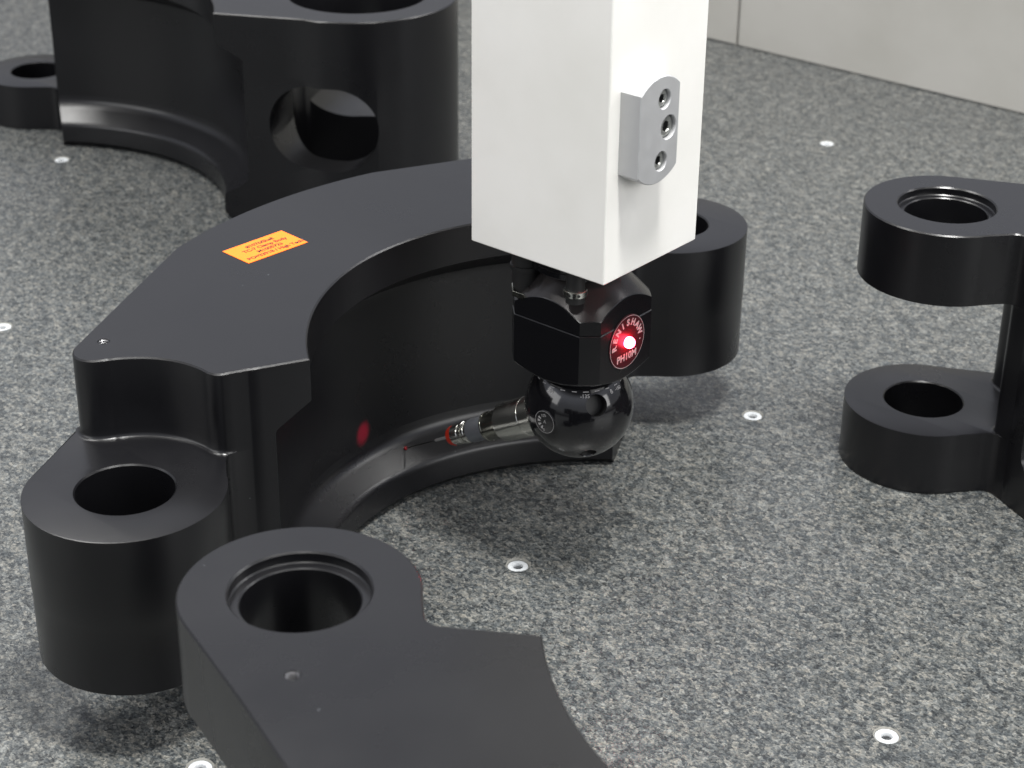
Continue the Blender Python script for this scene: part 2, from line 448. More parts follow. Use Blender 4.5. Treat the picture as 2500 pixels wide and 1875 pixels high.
# outline of one end in the centre clamp's frame (end A, pin PIN, mirror line y = YM)
YM = -0.0015
PIN = (-0.0620, -0.2328)
RE = 0.0508
C0 = (0.068, YM)
def lip_radius(phi):
    return 0.1660 - 0.0012 * (phi / 0.9) ** 2
BORE_N = 64
QA = (-0.0297, -0.1337)
phi0 = atan2(-(QA[1] - C0[1]), -(QA[0] - C0[0]))     # angle below the -x axis
r0 = hypot(QA[0] - C0[0], QA[1] - C0[1])
bore_pts = []
for i in range(BORE_N + 1):
    t = -1 + 2 * i / BORE_N
    ph = phi0 * t
    # measured lip: a little tighter than a true circle between apex and corner
    s = abs(t)
    rr = 0.1667 + (r0 - 0.1667) * s ** 2 - 0.0022 * sin(pi * min(1, s)) * s
    bore_pts.append((C0[0] - rr * cos(ph), C0[1] + rr * sin(ph)))
# order: index 0 = end A (low y)
face_dir = (-0.446, -0.895)                            # end face runs outward along this
bore_nrm = []
for i, p in enumerate(bore_pts):
    d = Vector((p[0] - C0[0], p[1] - C0[1])).normalized()
    t = abs(-1 + 2 * i / BORE_N)
    if t > .93:                                        # swing to the end-face direction at the corners
        f = (t - .93) / .07
        g = Vector((face_dir[0], face_dir[1] if i < BORE_N / 2 else -face_dir[1]))
        d = (d * (1 - f) + g * f).normalized()
    bore_nrm.append((d.x, d.y))

OUT_A = (-0.1888, -0.0828)                             # straight flank meets outer arc
fl = Vector((-0.1308 + 0.1888, -0.2057 + 0.0828)).normalized()      # flank direction towards the ear
def smooth_pts(p, k):
    o = []
    for i in range(1, len(p) - 2):
        a_, b_, c_, d_ = [Vector(q) for q in p[i - 1:i + 3]]
        for s in range(k):
            t = s / k
            v = .5 * (2 * b_ + (c_ - a_) * t + (2 * a_ - 5 * b_ + 4 * c_ - d_) * t * t + (3 * b_ - a_ - 3 * c_ + d_) * t ** 3)
            o.append((v.x, v.y))
    return o
def core_chain():
    c = [(-0.0412, -0.1568)]
    c += [(-0.0436, -0.1616), (-0.0444, -0.1624), (-0.0449, -0.1634), (-0.0484, -0.1705)]
    c += [(-0.0502, -0.1748), (-0.0512, -0.1762), (-0.0526, -0.1774), (-0.0542, -0.1780), (-0.0556, -0.1783)]
    c += [p for p in arc(-0.0642, -0.2275, 0.0494, 79, 148, 22)][1:]
    c += smooth_pts([(-0.1047, -0.1990), (-0.1062, -0.2014), (-0.1090, -0.2058), (-0.1120, -0.2092), (-0.1160, -0.2113), (-0.1205, -0.2117), (-0.1250, -0.2103), (-0.1287, -0.2072), (-0.1313, -0.2040), (-0.1330, -0.2000)], 4)
    c += [(-0.1313, -0.2040)]
    return c
def ear_chain():
    a_t = math.degrees(atan2(fl.x, -fl.y))             # normal of the flank
    n_out = (fl.y, -fl.x)
    ang = math.degrees(atan2(n_out[1], n_out[0]))       # where the flank is tangent to the ear circle
    c = [(-0.0412, -0.1568)]
    c += [(-0.0436, -0.1616), (-0.0444, -0.1624), (-0.0449, -0.1634), (-0.0484, -0.1705)]
    c += [(-0.0489, -0.1738), (-0.0485, -0.1768), (-0.0468, -0.1796), (-0.0442, -0.1820)]
    if ang > 0: ang -= 360
    c += arc(PIN[0], PIN[1], RE, 58, ang, 60)
    c += [(-0.1313, -0.2040)]
    return c
mid_arc_c = (0.094, YM); mid_r = 0.2965
a_o = atan2(OUT_A[1] - mid_arc_c[1], OUT_A[0] - mid_arc_c[0])
da = pi - abs(a_o)
mid_pts = []
for i in range(49):                                    # from B side (+y) round to A side (-y)
    t = 1 - 2 * i / 48
    rr = mid_r
    mid_pts.append((mid_arc_c[0] - rr * cos(da * t), mid_arc_c[1] + rr * sin(da * t)))
mir = lambda c: [(x, 2 * YM - y) for x, y in c]
def two_end_segment(name, parent, ears, tf=None, cbore=None, extra=(), flank_turn=0.0):
    T = tf or (lambda p: p)
    V = (lambda v: (T(v)[0] - T((0, 0))[0], T(v)[1] - T((0, 0))[1]))
    cA, eA = core_chain(), ear_chain()
    cB, eB = mir(cA), mir(eA)
    mp = list(mid_pts)
    ends = [dict(core=[T(p) for p in cA], ear=[T(p) for p in eA], has=ears, pin=T(PIN), r=.0248 if not cbore else .0252, cbore=cbore),
            dict(core=[T(p) for p in cB], ear=[T(p) for p in eB], has=ears, pin=T((PIN[0], 2 * YM - PIN[1])), r=.0248 if not cbore else .0252, cbore=cbore)]
    ex = []
    for h in extra: ex.append(dict(c=T(h['c']), prof=h['prof'], n=20, blind=True))
    return build_segment(name, MAT['clamp'], parent, [T(p) for p in bore_pts], [V(v) for v in bore_nrm], [T(p) for p in mp], ends, extra_holes=ex)

def rigid(src, dst, deg):
    c_, s_ = cos(radians(deg)), sin(radians(deg))
    return lambda p: (dst[0] + c_ * (p[0] - src[0]) - s_ * (p[1] - src[1]), dst[1] + s_ * (p[0] - src[0]) + c_ * (p[1] - src[1]))

def thread_liner(parent, c):
    """bright threads seen in a small tapped hole"""
    bm = bmesh.new(); prof = []
    for k in range(7):
        z = H - .0006 - k * .0011
        prof += [(.00305, z), (.00245, z - .00055)]
    lathe(bm, prof[::-1], Matrix.Translation((c[0], c[1], 0)), 24, cap0=False, cap1=False)
    return bm_obj('thread', bm, MAT['thread'], parent, smooth=0)
tap = lambda c: dict(c=c, prof=[(H - .016, .0021), (H - .0004, .0031), (H, .0034)])

TAP_A = (-0.1250, -0.1900); TAP_B = (-0.1250, 2 * YM + 0.1900)
# --- centre segment: one thick ear at half height on each end
t = empty('clamp_segment', (-0.1, 0, 0))
tag(t, 'black curved clamp segment with the orange sticker on its top, under the measuring head', 'machined clamp', 'black clamp segments on the granite')
cseg = two_end_segment('body', t, (False, True, False), extra=(tap(TAP_A),))
cseg.matrix_parent_inverse = Matrix.Translation((0.1, 0, 0))
th = thread_liner(t, TAP_A); th.matrix_parent_inverse = Matrix.Translation((0.1, 0, 0))
main_clamp = t

# --- right segment: two ears on each end, turned -90 degrees
t = empty('clamp_segment.001', (0.113, 0.274, 0))
tag(t, 'black clamp segment with two stacked ears reaching in at the right edge, upper ear counterbored', 'machined clamp', 'black clamp segments on the granite')
o = two_end_segment('body', t, (True, False, True), rigid(PIN, (0.1130, 0.2742), -90.2), cbore=.0298)
o.matrix_parent_inverse = t.matrix_basis.inverted()

# --- front segment: same kind, its far end seen from above
PB = (PIN[0], 2 * YM - PIN[1])
t = empty('clamp_segment.002', (0.121, -0.2875, 0))
tag(t, 'black clamp segment nearest the camera, counterbored ear and small tapped hole in its top', 'machined clamp', 'black clamp segments on the granite')
TFf = rigid(PB, (0.1210, -0.2875), 95.0)
o = two_end_segment('body', t, (True, False, True), TFf, cbore=.0298, extra=(dict(c=(-.1085, .1935), prof=tap((0, 0))['prof']),))
o.matrix_parent_inverse = t.matrix_basis.inverted()
cf = TFf((-.1085, .1935))
th = thread_liner(t, cf); th.matrix_parent_inverse = t.matrix_basis.inverted()

# --- rear segment: double ear on the left, big cross-bored lug on the right
t = empty('clamp_segment.003', (-0.66, 0.35, 0))
tag(t, 'black clamp segment at the back left with a large lug pierced by a round window', 'machined clamp', 'black clamp segments on the granite')
Er = (-0.868, 0.319)
TL = rigid(PIN, Er, -98.5)
QL = TL(QA); Cb = (-0.659, 0.1265); Rb = .1782
QR = (-0.5340, 0.2535)
aR = atan2(QR[1] - Cb[1], QR[0] - Cb[0]); aL = atan2(QL[1] - Cb[1], QL[0] - Cb[0])
rR = hypot(QR[0] - Cb[0], QR[1] - Cb[1]); rL = hypot(QL[0] - Cb[0], QL[1] - Cb[1])
nb = 56
bp_, bn_ = [], []
fdR = Vector((cos(radians(28.3)), sin(radians(28.3)))); q0 = TL((0, 0)); q1 = TL(face_dir)
fdL = Vector((q1[0] - q0[0], q1[1] - q0[1]))
for i in range(nb + 1):
    s = i / nb; a_ = aL + (aR - aL) * s; rr = rL + (rR - rL) * s
    bp_.append((Cb[0] + rr * cos(a_), Cb[1] + rr * sin(a_)))
    d = Vector((cos(a_), sin(a_)))
    if s < .06: d = d.lerp(fdL, (.06 - s) / .06).normalized()
    if s > .94: d = d.lerp(fdR, (s - .94) / .06).normalized()
    bn_.append((d.x, d.y))
LC = (-0.4880, 0.3710)
lugc = [(QR[0] + fdR.x * s, QR[1] + fdR.y * s) for s in (.0265, .04, .055, .075)]
lugc += [(-0.4560, 0.2912), (-0.4460, 0.2975), (-0.4360, 0.3045), (-0.4265, 0.3125), (-0.4190, 0.3215)]
lugc += arc(LC[0], LC[1], .0842, -28, 120, 40)
endA = dict(core=[TL(p) for p in core_chain()], ear=[TL(p) for p in ear_chain()], has=(True, False, True), pin=Er, r=.0248, cbore=.0298)
endB = dict(core=lugc, ear=lugc, has=(False, False, False), pin=None, r=0)
om = [(-.575, .470), (-.635, .474), (-.695, .465), (-.745, .446)]
o = build_segment('body', MAT['clamp'], t, bp_, bn_, om, [endA, endB], lug=dict(c=(-.4865, .3705), r=.0572), depth=.0225)
o.matrix_parent_inverse = t.matrix_basis.inverted()
# cross window through the lug, square to the end face
bmc = bmesh.new(); pr = []
pr = arc(.0105, 0, .0352, -90, 90, 36) + arc(-.0105, 0, .0352, 90, 270, 36)
cx = Vector((QR[0] + fdR.x * .0885, QR[1] + fdR.y * .0885, .0860))
nrm = Vector((fdR.y, -fdR.x, 0))
fr = Matrix((Vector((fdR.x, fdR.y, 0)), Vector((0, 0, 1)), Vector((fdR.x, fdR.y, 0)).cross(Vector((0, 0, 1))))).transposed().to_4x4(); fr.translation = cx
prism(bmc, pr, -.25, .08, fr)
cut = bm_obj('cutter', bmc, None, None, 0)
boolean(o, cut)

# --- sticker on the centre segment
st = empty('sticker', (0, 0, 0)); COL.objects.unlink(st); bpy.data.objects.remove(st)
LCn = [(-0.1667, -0.0693), (-0.1428, -0.0711), (-0.1397, -0.0273), (-0.1639, -0.0252)]
bm = bmesh.new()
prism(bm, LCn, H + .00005, H + .00022)
stk = bm_obj('sticker', bm, MAT['sticker'], main_clamp, 0); stk.matrix_parent_inverse = Matrix.Translation((0.1, 0, 0))
stk['label'] = 'orange paper sticker with four lines of black print'

def text_mesh(s, size, mat, name, frame, parent, offset=0.0, align='CENTER', thick=0.0, space=1.0, pinv=None):
    cu = bpy.data.curves.new(name, 'FONT'); cu.body = s; cu.size = size; cu.align_x = align; cu.align_y = 'CENTER'
    cu.offset = offset; cu.extrude = thick; cu.space_character = space; cu.resolution_u = 3
    ob = bpy.data.objects.new(name + '_tmp', cu); COL.objects.link(ob)
    bpy.context.view_layer.update()
    me = bpy.data.meshes.new_from_object(ob.evaluated_get(bpy.context.evaluated_depsgraph_get()))
    bpy.data.objects.remove(ob)
    me.transform(frame)
    me.materials.clear()
    return link(name, me, mat, parent, 0)
ux = Vector((-0.1397 + 0.1428, -0.0273 + 0.0711, 0)).normalized()      # reading direction
uy = Vector((-ux.y, ux.x, 0)); uz = Vector((0, 0, 1))
bm0 = bmesh.new()
lines = ["#1076/Shell", "TC-7 Clamp Body", "M1005723", "PO#33918 / High Tech"]
cxy = Vector((-0.1533, -0.0482, H + .00026))
objs = []
for k, s in enumerate(lines):
    fr = Matrix((ux, uy, uz)).transposed().to_4x4()
    fr.translation = cxy + uy * (.0068 - k * .0049) + ux * .0012
    ob = text_mesh(s, .0043, MAT['black_ink'], 'print', fr, stk, offset=.00018)
    ob['kind'] = 'stuff'
    objs.append(ob)
bm0.free()
# join the four lines to one print mesh
bmj = bmesh.new()
for ob in objs: bmj.from_mesh(ob.data)
for ob in objs: bpy.data.objects.remove(ob)
pr_ = bm_obj('print', bmj, MAT['black_ink'], stk, 0, fix=False)

# ------------------------------------------------------------------ granite table with its threaded inserts
ins = [(-.5, 0, 'white ringed insert cut by the left edge of the photo'),
       (-.75, .25, 'white ringed threaded insert in front of the rear clamp segment'),
       (-.25, .75, 'farthest threaded insert, alone on the granite before the grey wall'),
       (0, .25, 'white ringed threaded insert between the centre clamp and the right clamp'),
       (0, 0, 'threaded insert with chipped rim in the shadow below the measuring head'),
       (.25, 0, 'white ringed threaded insert at the lower right, nearest the camera on that side'),
       (0, -.25, 'threaded insert at the bottom edge beside the front clamp segment')]
RI = .0073
bm = bmesh.new()
# a fine ring of quads round each recess, then the open table
def grid_cap():
    X0, X1, Y0, Y1 = -2.6, 2.2, -1.6, 2.4
    loops = [[Vector((X0, Y0, 0)), Vector((X1, Y0, 0)), Vector((X1, Y1, 0)), Vector((X0, Y1, 0))]]
    random.seed(3)
    rims = []
    for x, y, _ in ins:
        rim = []
        for i in range(40):
            rr = RI + random.uniform(-.00018, .00022)
            if (x, y) == (0, 0) and 3 <= i <= 17: rr += random.uniform(0, .0011)
            rim.append((x + rr * cos(2 * pi * i / 40), y + rr * sin(2 * pi * i / 40)))
        rims.append(rim); loops.append([Vector((p[0], p[1], 0)) for p in rim])
    flat = [v for l in loops for v in l]
    vs = [bm.verts.new(v) for v in flat]
    for t in tessellate_polygon(loops):
        bm.faces.new([vs[i] for i in t])
    # side and bottom of the slab
    c = [bm.verts.new((v.x, v.y, -.12)) for v in loops[0]]
    for i in range(4): bm.faces.new((vs[i], vs[(i + 1) % 4], c[(i + 1) % 4], c[i]))
    bm.faces.new(c)
    return rims
rims = grid_cap()
tb = bm_obj('granite_table', bm, MAT['granite'], None, 0)
tb['kind'] = 'structure'
for (x, y, lab), rim in zip(ins, rims):
    t = empty('threaded_insert', (x, y, 0))
    tag(t, lab, 'threaded insert', 'threaded inserts in the granite table')
    # ground-out rim of the recess
    bm = bmesh.new()
    a_ = [bm.verts.new((p[0] - x, p[1] - y, 0)) for p in rim]
    b_ = [bm.verts.new((.0064 * cos(2 * pi * i / 40), .0064 * sin(2 * pi * i / 40), -.0008)) for i in range(40)]
    c_ = [bm.verts.new((.0064 * cos(2 * pi * i / 40), .0064 * sin(2 * pi * i / 40), -.0040)) for i in range(40)]
    for i in range(40):
        j = (i + 1) % 40
        bm.faces.new((a_[i], a_[j], b_[j], b_[i])); bm.faces.new((b_[i], b_[j], c_[j], c_[i]))
    bm_obj('recess', bm, MAT['granite_rim'], t, 0)
    bm = bmesh.new()
    dz = -.0006 if (x, y) != (0, 0) else -.0011
    lathe(bm, [(.0027, -.012), (.0028, dz - .0008), (.0033, dz), (.0060, dz), (.0063, dz - .0004), (.0063, -.0045)], n=40, cap0=False, cap1=False)
    bm_obj('ring', bm, MAT['steel_ring'], t, 40)
    bm = bmesh.new(); prof = []
    for k in range(10): prof += [(.00305, -.0118 + k * .0010), (.0026, -.0113 + k * .0010)]
    lathe(bm, prof, n=28, cap0=True, cap1=False)
    bm_obj('bore', bm, MAT['bore'], t, 0)

# ------------------------------------------------------------------ wall panels behind the table
def box_bm(x0, x1, y0, y1, z0, z1, ch=.001):
    b = bmesh.new(); prism(b, [(x0, y0), (x1, y0), (x1, y1), (x0, y1)], z0, z1, ch=ch); return b
wp = bm_obj('cover_panel', box_bm(-2.4, -.4872, .948, .972, .0006, .27), MAT['wall'])
tag(wp, 'grey painted machine cover panel left of the joint, mostly behind the white column', 'panel', 'grey cover panels behind the table')
wp = bm_obj('cover_panel.001', box_bm(-.4842, 1.6, .948, .972, .0006, .27), MAT['wall'])
tag(wp, 'wide grey painted machine cover panel at the upper right corner', 'panel', 'grey cover panels behind the table')
wb = bm_obj('panel_backing', box_bm(-2.4, 1.6, .974, .99, .0006, .27), MAT['rubber']); wb['kind'] = 'structure'

# ------------------------------------------------------------------ quill (white square column)
QX0, QX1, QY0, QY1, QZ = -0.0182, 0.0726, -0.0214, 0.0606, 0.2100
t = empty('measuring_column', (QX1 * .5 + QX0 * .5, QY0 * .5 + QY1 * .5, QZ)); inv = t.matrix_basis.inverted()
inv = Matrix.Translation(-Vector(t.location))
tag(t, 'white square column hanging down over the centre clamp, silver plate on its side', 'machine column')
def rounded_rect(x0, x1, y0, y1, r, n=5):
    p = []
    for cx_, cy_, a0 in ((x1 - r, y0 + r, -90), (x1 - r, y1 - r, 0), (x0 + r, y1 - r, 90), (x0 + r, y0 + r, 180)):
        p += arc(cx_, cy_, r, a0, a0 + 90, n)
    return p
bm = bmesh.new()
prism(bm, rounded_rect(QX0, QX1, QY0, QY1, .0011), QZ, 1.9, ch=.0008)
o = bm_obj('column', bm, MAT['white'], t, 30); o.matrix_parent_inverse = inv
# plate on the +X face
yc, zc = .0037, .2905
def plate_outline(hw, hs, rr):
    """hw half width, hs half straight height, arcs of radius rr on top and bottom"""
    a_ = math.degrees(math.asin(hw / rr)); p = []
    cyt = hs - rr * cos(radians(a_))
    p += [(rr * sin(radians(x_)), cyt + rr * cos(radians(x_))) for x_ in [a_ - 2 * a_ * i / 16 for i in range(17)]]
    p += [(-rr * sin(radians(x_)), -cyt - rr * cos(radians(x_))) for x_ in [a_ - 2 * a_ * i / 16 for i in range(17)]]
    return p
frp = Matrix((Vector((0, 1, 0)), Vector((0, 0, 1)), Vector((1, 0, 0)))).transposed().to_4x4()
frp.translation = (QX1, yc, zc)
PT = .0127
bm = bmesh.new()
po = plate_outline(.0165, .0216, .0240)
scr = [(.0034, .0158, .0050), (.0078, .0000, .0062), (.0025, -.0168, .0050)]
# plate front with counterbores
ins_o = inset2(po, .0005)
loops = [[frp @ Vector((p[0], p[1], PT)) for p in ins_o]]
for (yy, zz, rr) in scr:
    loops.append([frp @ Vector((yy + (rr + .0004) * cos(2 * pi * i / 32), zz + (rr + .0004) * sin(2 * pi * i / 32), PT)) for i in range(32)])
flat = [v for l in loops for v in l]; vs = [bm.verts.new(v) for v in flat]
flat2 = [[Vector(((frp.inverted() @ v).x, (frp.inverted() @ v).y, 0)) for v in l] for l in loops]
for tr in tessellate_polygon(flat2): bm.faces.new([vs[i] for i in tr])
n_ = len(po)
r1 = [bm.verts.new(frp @ Vector((p[0], p[1], PT - .0005))) for p in po]
r2 = [bm.verts.new(frp @ Vector((p[0], p[1], -.0005))) for p in po]
for i in range(n_):
    j = (i + 1) % n_
    bm.faces.new((vs[i], vs[j], r1[j], r1[i])); bm.faces.new((r1[i], r1[j], r2[j], r2[i]))
bm.faces.new(r2)
off = n_
for (yy, zz, rr) in scr:
    top_ = vs[off:off + 32]; off += 32
    b1 = [bm.verts.new(frp @ Vector((yy + rr * cos(2 * pi * i / 32), zz + rr * sin(2 * pi * i / 32), PT - .0005))) for i in range(32)]
    b2 = [bm.verts.new(frp @ Vector((yy + rr * cos(2 * pi * i / 32), zz + rr * sin(2 * pi * i / 32), PT - .0050))) for i in range(32)]
    for i in range(32):
        j = (i + 1) % 32
        bm.faces.new((top_[i], top_[j], b1[j], b1[i])); bm.faces.new((b1[i], b1[j], b2[j], b2[i]))
    bm.faces.new(b2)
plate = bm_obj('mounting_plate', bm, MAT['alu'], t, 30); plate.matrix_parent_inverse = inv
for k, (yy, zz, rr) in enumerate(scr):
    bm = bmesh.new(); hr = rr * .90
    fs = frp @ Matrix.Translation((yy, zz, PT))
    dep = -.0016
    # ring face with hex socket
    ro = [bm.verts.new(fs @ Vector((hr * cos(2 * pi * i / 36), hr * sin(2 * pi * i / 36), -.0050))) for i in range(36)]
    rt = [bm.verts.new(fs @ Vector((hr * cos(2 * pi * i / 36), hr * sin(2 * pi * i / 36), dep - .0006))) for i in range(36)]
    ri = [bm.verts.new(fs @ Vector((hr * .86 * cos(2 * pi * i / 36), hr * .86 * sin(2 * pi * i / 36), dep))) for i in range(36)]
    rs = [bm.verts.new(fs @ Vector((hr * .56 * cos(2 * pi * i / 36), hr * .56 * sin(2 * pi * i / 36), dep))) for i in range(36)]
    def hexr(a_): return hr * .46 / max(.01, cos(((a_ + pi / 6) % (pi / 3)) - pi / 6))
    rh = [bm.verts.new(fs @ Vector((hexr(2 * pi * i / 36) * cos(2 * pi * i / 36), hexr(2 * pi * i / 36) * sin(2 * pi * i / 36), dep - .0007))) for i in range(36)]
    rb = [bm.verts.new(fs @ Vector((hexr(2 * pi * i / 36) * cos(2 * pi * i / 36), hexr(2 * pi * i / 36) * sin(2 * pi * i / 36), dep - .0034))) for i in range(36)]
    for u, v in ((ro, rt), (rt, ri), (ri, rs), (rs, rh), (rh, rb)):
        for i in range(36):
            j = (i + 1) % 36; bm.faces.new((u[i], u[j], v[j], v[i]))
    bm.faces.new(rb)
    s_ = bm_obj('screw', bm, MAT['screw'], plate, 30)
    bm = bmesh.new(); lathe(bm, [(hr * .50, dep - .0035), (hr * .50, dep - .0031)], fs, 24)
    # dark bottom of the socket is part of the screw mesh
    bmm = bmesh.new(); bmm.from_mesh(s_.data); s_.data.materials.append(MAT['socket'])
    bmm.faces.ensure_lookup_table()
    zdir = frp.inverted()
    for f_ in bmm.faces:
        c = (fs.inverted() @ f_.calc_center_median())
        if c.z < dep - .0012 and hypot(c.x, c.y) < hr * .52: f_.material_index = 1
    bmm.to_mesh(s_.data); bmm.free(); bm.free()

# ------------------------------------------------------------------ probe head
HC = Vector((.027, .020, .110)); HR = .0310
t = empty('probe_head', (.027, .020, .210)); inv = Matrix.Translation(-Vector(t.location))
tag(t, 'glossy black measuring probe head with a lit red lamp, below the white column', 'probe head')
def hp(o): o.matrix_parent_inverse = inv; return o
def octo(h, c):
    return [(-h + c, -h), (h - c, -h), (h, -h + c), (h, h - c), (h - c, h), (-h + c, h), (-h, h - c), (-h, -h + c)]
def dens(p, k):
    q = []
    for i in range(len(p)):
        a_, b_ = p[i], p[(i + 1) % len(p)]
        for s in range(k): q.append((a_[0] + (b_[0] - a_[0]) * s / k, a_[1] + (b_[1] - a_[1]) * s / k))
    return q
oc = dens(octo(.0310, .0082), 12)
def ringv(bm, fn): return [bm.verts.new(Vector((HC.x, HC.y, 0)) + Vector(fn(p))) for p in oc]
def skin(bm, rings, c0=True, c1=True):
    for a_, b_ in zip(rings, rings[1:]):
        for i in range(len(a_)):
            j = (i + 1) % len(a_); bm.faces.new((a_[i], a_[j], b_[j], b_[i]))
    if c0: bm.faces.new(rings[0][::-1])
    if c1: bm.faces.new(rings[-1])
ZS = .1700
rad = lambda p: hypot(p[0], p[1])
low_z = lambda p: .1365 + (rad(p) - .0310) * .55
def at_r(p, r, z): k = r / rad(p); return (p[0] * k, p[1] * k, z)
bm = bmesh.new()
rg = [ringv(bm, lambda p: at_r(p, .0200, .1335)), ringv(bm, lambda p: at_r(p, .0262, .1337)), ringv(bm, lambda p: at_r(p, .0268, .1342)),
      ringv(bm, lambda p: (p[0] * .985, p[1] * .985, low_z(p) - .0003)), ringv(bm, lambda p: (p[0], p[1], low_z(p) + .0005)),
      ringv(bm, lambda p: (p[0], p[1], ZS - .0007)), ringv(bm, lambda p: (p[0] * .985, p[1] * .985, ZS - .0002)), ringv(bm, lambda p: (p[0] * .97, p[1] * .97, ZS - .0003))]
skin(bm, rg)
lower = hp(bm_obj('lower_housing', bm, MAT['gloss'], t, 24))
top_z = lambda p: .2168 - rad(p)
bm = bmesh.new(); q = .992
rg = [ringv(bm, lambda p: (p[0] * .97, p[1] * .97, ZS - .0001)), ringv(bm, lambda p: (p[0] * q, p[1] * q, ZS + .0002)), ringv(bm, lambda p: (p[0] * q, p[1] * q, top_z(p) - .0006)),
      ringv(bm, lambda p: (p[0] * q * .988, p[1] * q * .988, top_z(p) - .0001))]
skin(bm, rg, True, False)
upper = hp(bm_obj('upper_housing', bm, MAT['gloss'], t, 24))
bm = bmesh.new()
ra = ringv(bm, lambda p: (p[0] * q * .988, p[1] * q * .988, top_z(p) - .0001))
rb_ = ringv(bm, lambda p: at_r(p, .0245, .2168 - .0245)); rc_ = ringv(bm, lambda p: at_r(p, .0225, .1948))
skin(bm, [ra, rb_, rc_], False, True)
hp(bm_obj('shoulder', bm, MAT['cone'], t, 24))
bm = bmesh.new(); lathe(bm, [(.0215, .1940), (.0215, .1972), (.0285, .1974), (.0291, .1980), (.0291, .2010), (.0286, .2014), (.0286, .2040), (.0291, .2044), (.0291, .2099)], Matrix.Translation((HC.x, HC.y, 0)), 72)
hp(bm_obj('collar', bm, MAT['gloss'], t, 30))
# small silver locking ring with pin holes, at the front under the column
bm = bmesh.new(); fr = Matrix.Translation((.0450, -.0095, 0))
lathe(bm, [(.0045, .1925), (.0060, .1927), (.0066, .1932), (.0066, .1962), (.0061, .1966), (.0045, .1966)], fr, 40)
lock = hp(bm_obj('locking_ring', bm, MAT['steel'], t, 30))
bm = bmesh.new()
for k in range(8):
    a_ = radians(-80 + k * 45); c = Vector((.0450 + .0066 * cos(a_), -.0095 + .0066 * sin(a_), .1947))
    lathe(bm, [(.0008, -.0004), (.0008, .00012)], frame_of(c, (cos(a_), sin(a_), 0)), 14)
o = hp(bm_obj('pin_hole', bm, MAT['socket'], lock, 0)); o['kind'] = 'stuff'; o.matrix_parent_inverse = lock.matrix_parent_inverse.copy(); o.matrix_parent_inverse = Matrix.Identity(4)
bm = bmesh.new(); lathe(bm, [(.0052, .1890), (.0052, .1925), (.0050, .2095)], fr, 32)
hp(bm_obj('pin_boss', bm, MAT['rubber'], t, 30))
# cable plug and its angled silver latch at the left corner
frl = Matrix.Translation((.0035, -.0005, 0))
bm = bmesh.new(); lathe(bm, [(.0068, .1795), (.0072, .1800), (.0072, .1860), (.0078, .1863), (.0078, .1935), (.0088, .1940), (.0088, .1965), (.0080, .1968), (.0078, .2098)], frl, 40)
hp(bm_obj('cable_plug', bm, MAT['rubber'], t, 30))
bm = bmesh.new()
pl = [(-.0042, .0060), (-.0042, -.0035), (.0030, -.0112), (.0108, -.0112), (.0108, -.0102), (.0035, -.0102), (-.0032, -.0032), (-.0032, .0060)]
prism(bm, pl, .1800, .1832, ch=.0002)
hp(bm_obj('latch', bm, MAT['steel_dark'], t, 20))
# second round boss, right rear, carrying faint print
# badge with lettering and lamp on the +X face
FX = HC.x + .0310
fb = Matrix((Vector((0, 1, 0)), Vector((0, 0, 1)), Vector((1, 0, 0)))).transposed().to_4x4(); fb.translation = (FX, HC.y + .0004, .1585)
bm = bmesh.new(); lathe(bm, [(.0158, -.0008), (.0158, .0003), (.0155, .0005)], fb, 72)
badge = hp(bm_obj('badge', bm, MAT['badge'], t, 30))
bm = bmesh.new()
for i in range(96):
    pass
ro = [bm.verts.new(fb @ Vector((.0154 * cos(2 * pi * i / 96), .0154 * sin(2 * pi * i / 96), .00060))) for i in range(96)]
ri = [bm.verts.new(fb @ Vector((.0151 * cos(2 * pi * i / 96), .0151 * sin(2 * pi * i / 96), .00060))) for i in range(96)]
for i in range(96):
    j = (i + 1) % 96; bm.faces.new((ro[i], ro[j], ri[j], ri[i]))
bm_obj('border', bm, MAT['ink'], badge, 0, fix=False)
let = []
word = "RENISHAW"
for k, chh in enumerate(word):
    a_ = radians(183 - k * (183 - 18) / 7)
    rr = .0114
    c = fb @ Matrix.Translation((rr * cos(a_), rr * sin(a_), .00062)) @ Matrix.Rotation(a_ - pi / 2, 4, 'Z')
    let.append(text_mesh(chh, .0052, MAT['ink'], 'lettering', c, badge, offset=.00028))
let.append(text_mesh("PH10M", .0058, MAT['ink'], 'lettering', fb @ Matrix.Translation((.0, -.0089, .00062)), badge, offset=.0002, space=1.02))
let.append(text_mesh(".", .0065, MAT['ink'], 'lettering', fb @ Matrix.Translation((.0116, -.0004, .00062)), badge, offset=.00012))
bmj = bmesh.new()
for ob in let: bmj.from_mesh(ob.data)
for ob in let: bpy.data.objects.remove(ob)
bm_obj('lettering', bmj, MAT['ink'], badge, 0, fix=False)
m, ntl, b = new_mat('red_lamp'); b.inputs['Base Color'].default_value = (.5, .02, .02, 1)
b.inputs['Emission Color'].default_value = (1, .03, .06, 1); b.inputs['Emission Strength'].default_value = 80
bm = bmesh.new(); bmesh.ops.create_uvsphere(bm, u_segments=24, v_segments=14, radius=.0033, matrix=fb @ Matrix.Translation((0, 0, .0020)))
bm_obj('lamp', bm, m, badge, 60)
pl_ = bpy.data.lights.new('red_lamp_glow', 'POINT'); pl_.color = (1, .01, .07); pl_.energy = .003; pl_.shadow_soft_size = .003; pl_.specular_factor = .15
po_ = bpy.data.objects.new('red_lamp_glow', pl_); COL.objects.link(po_); po_.location = fb @ Vector((0, 0, .0062))
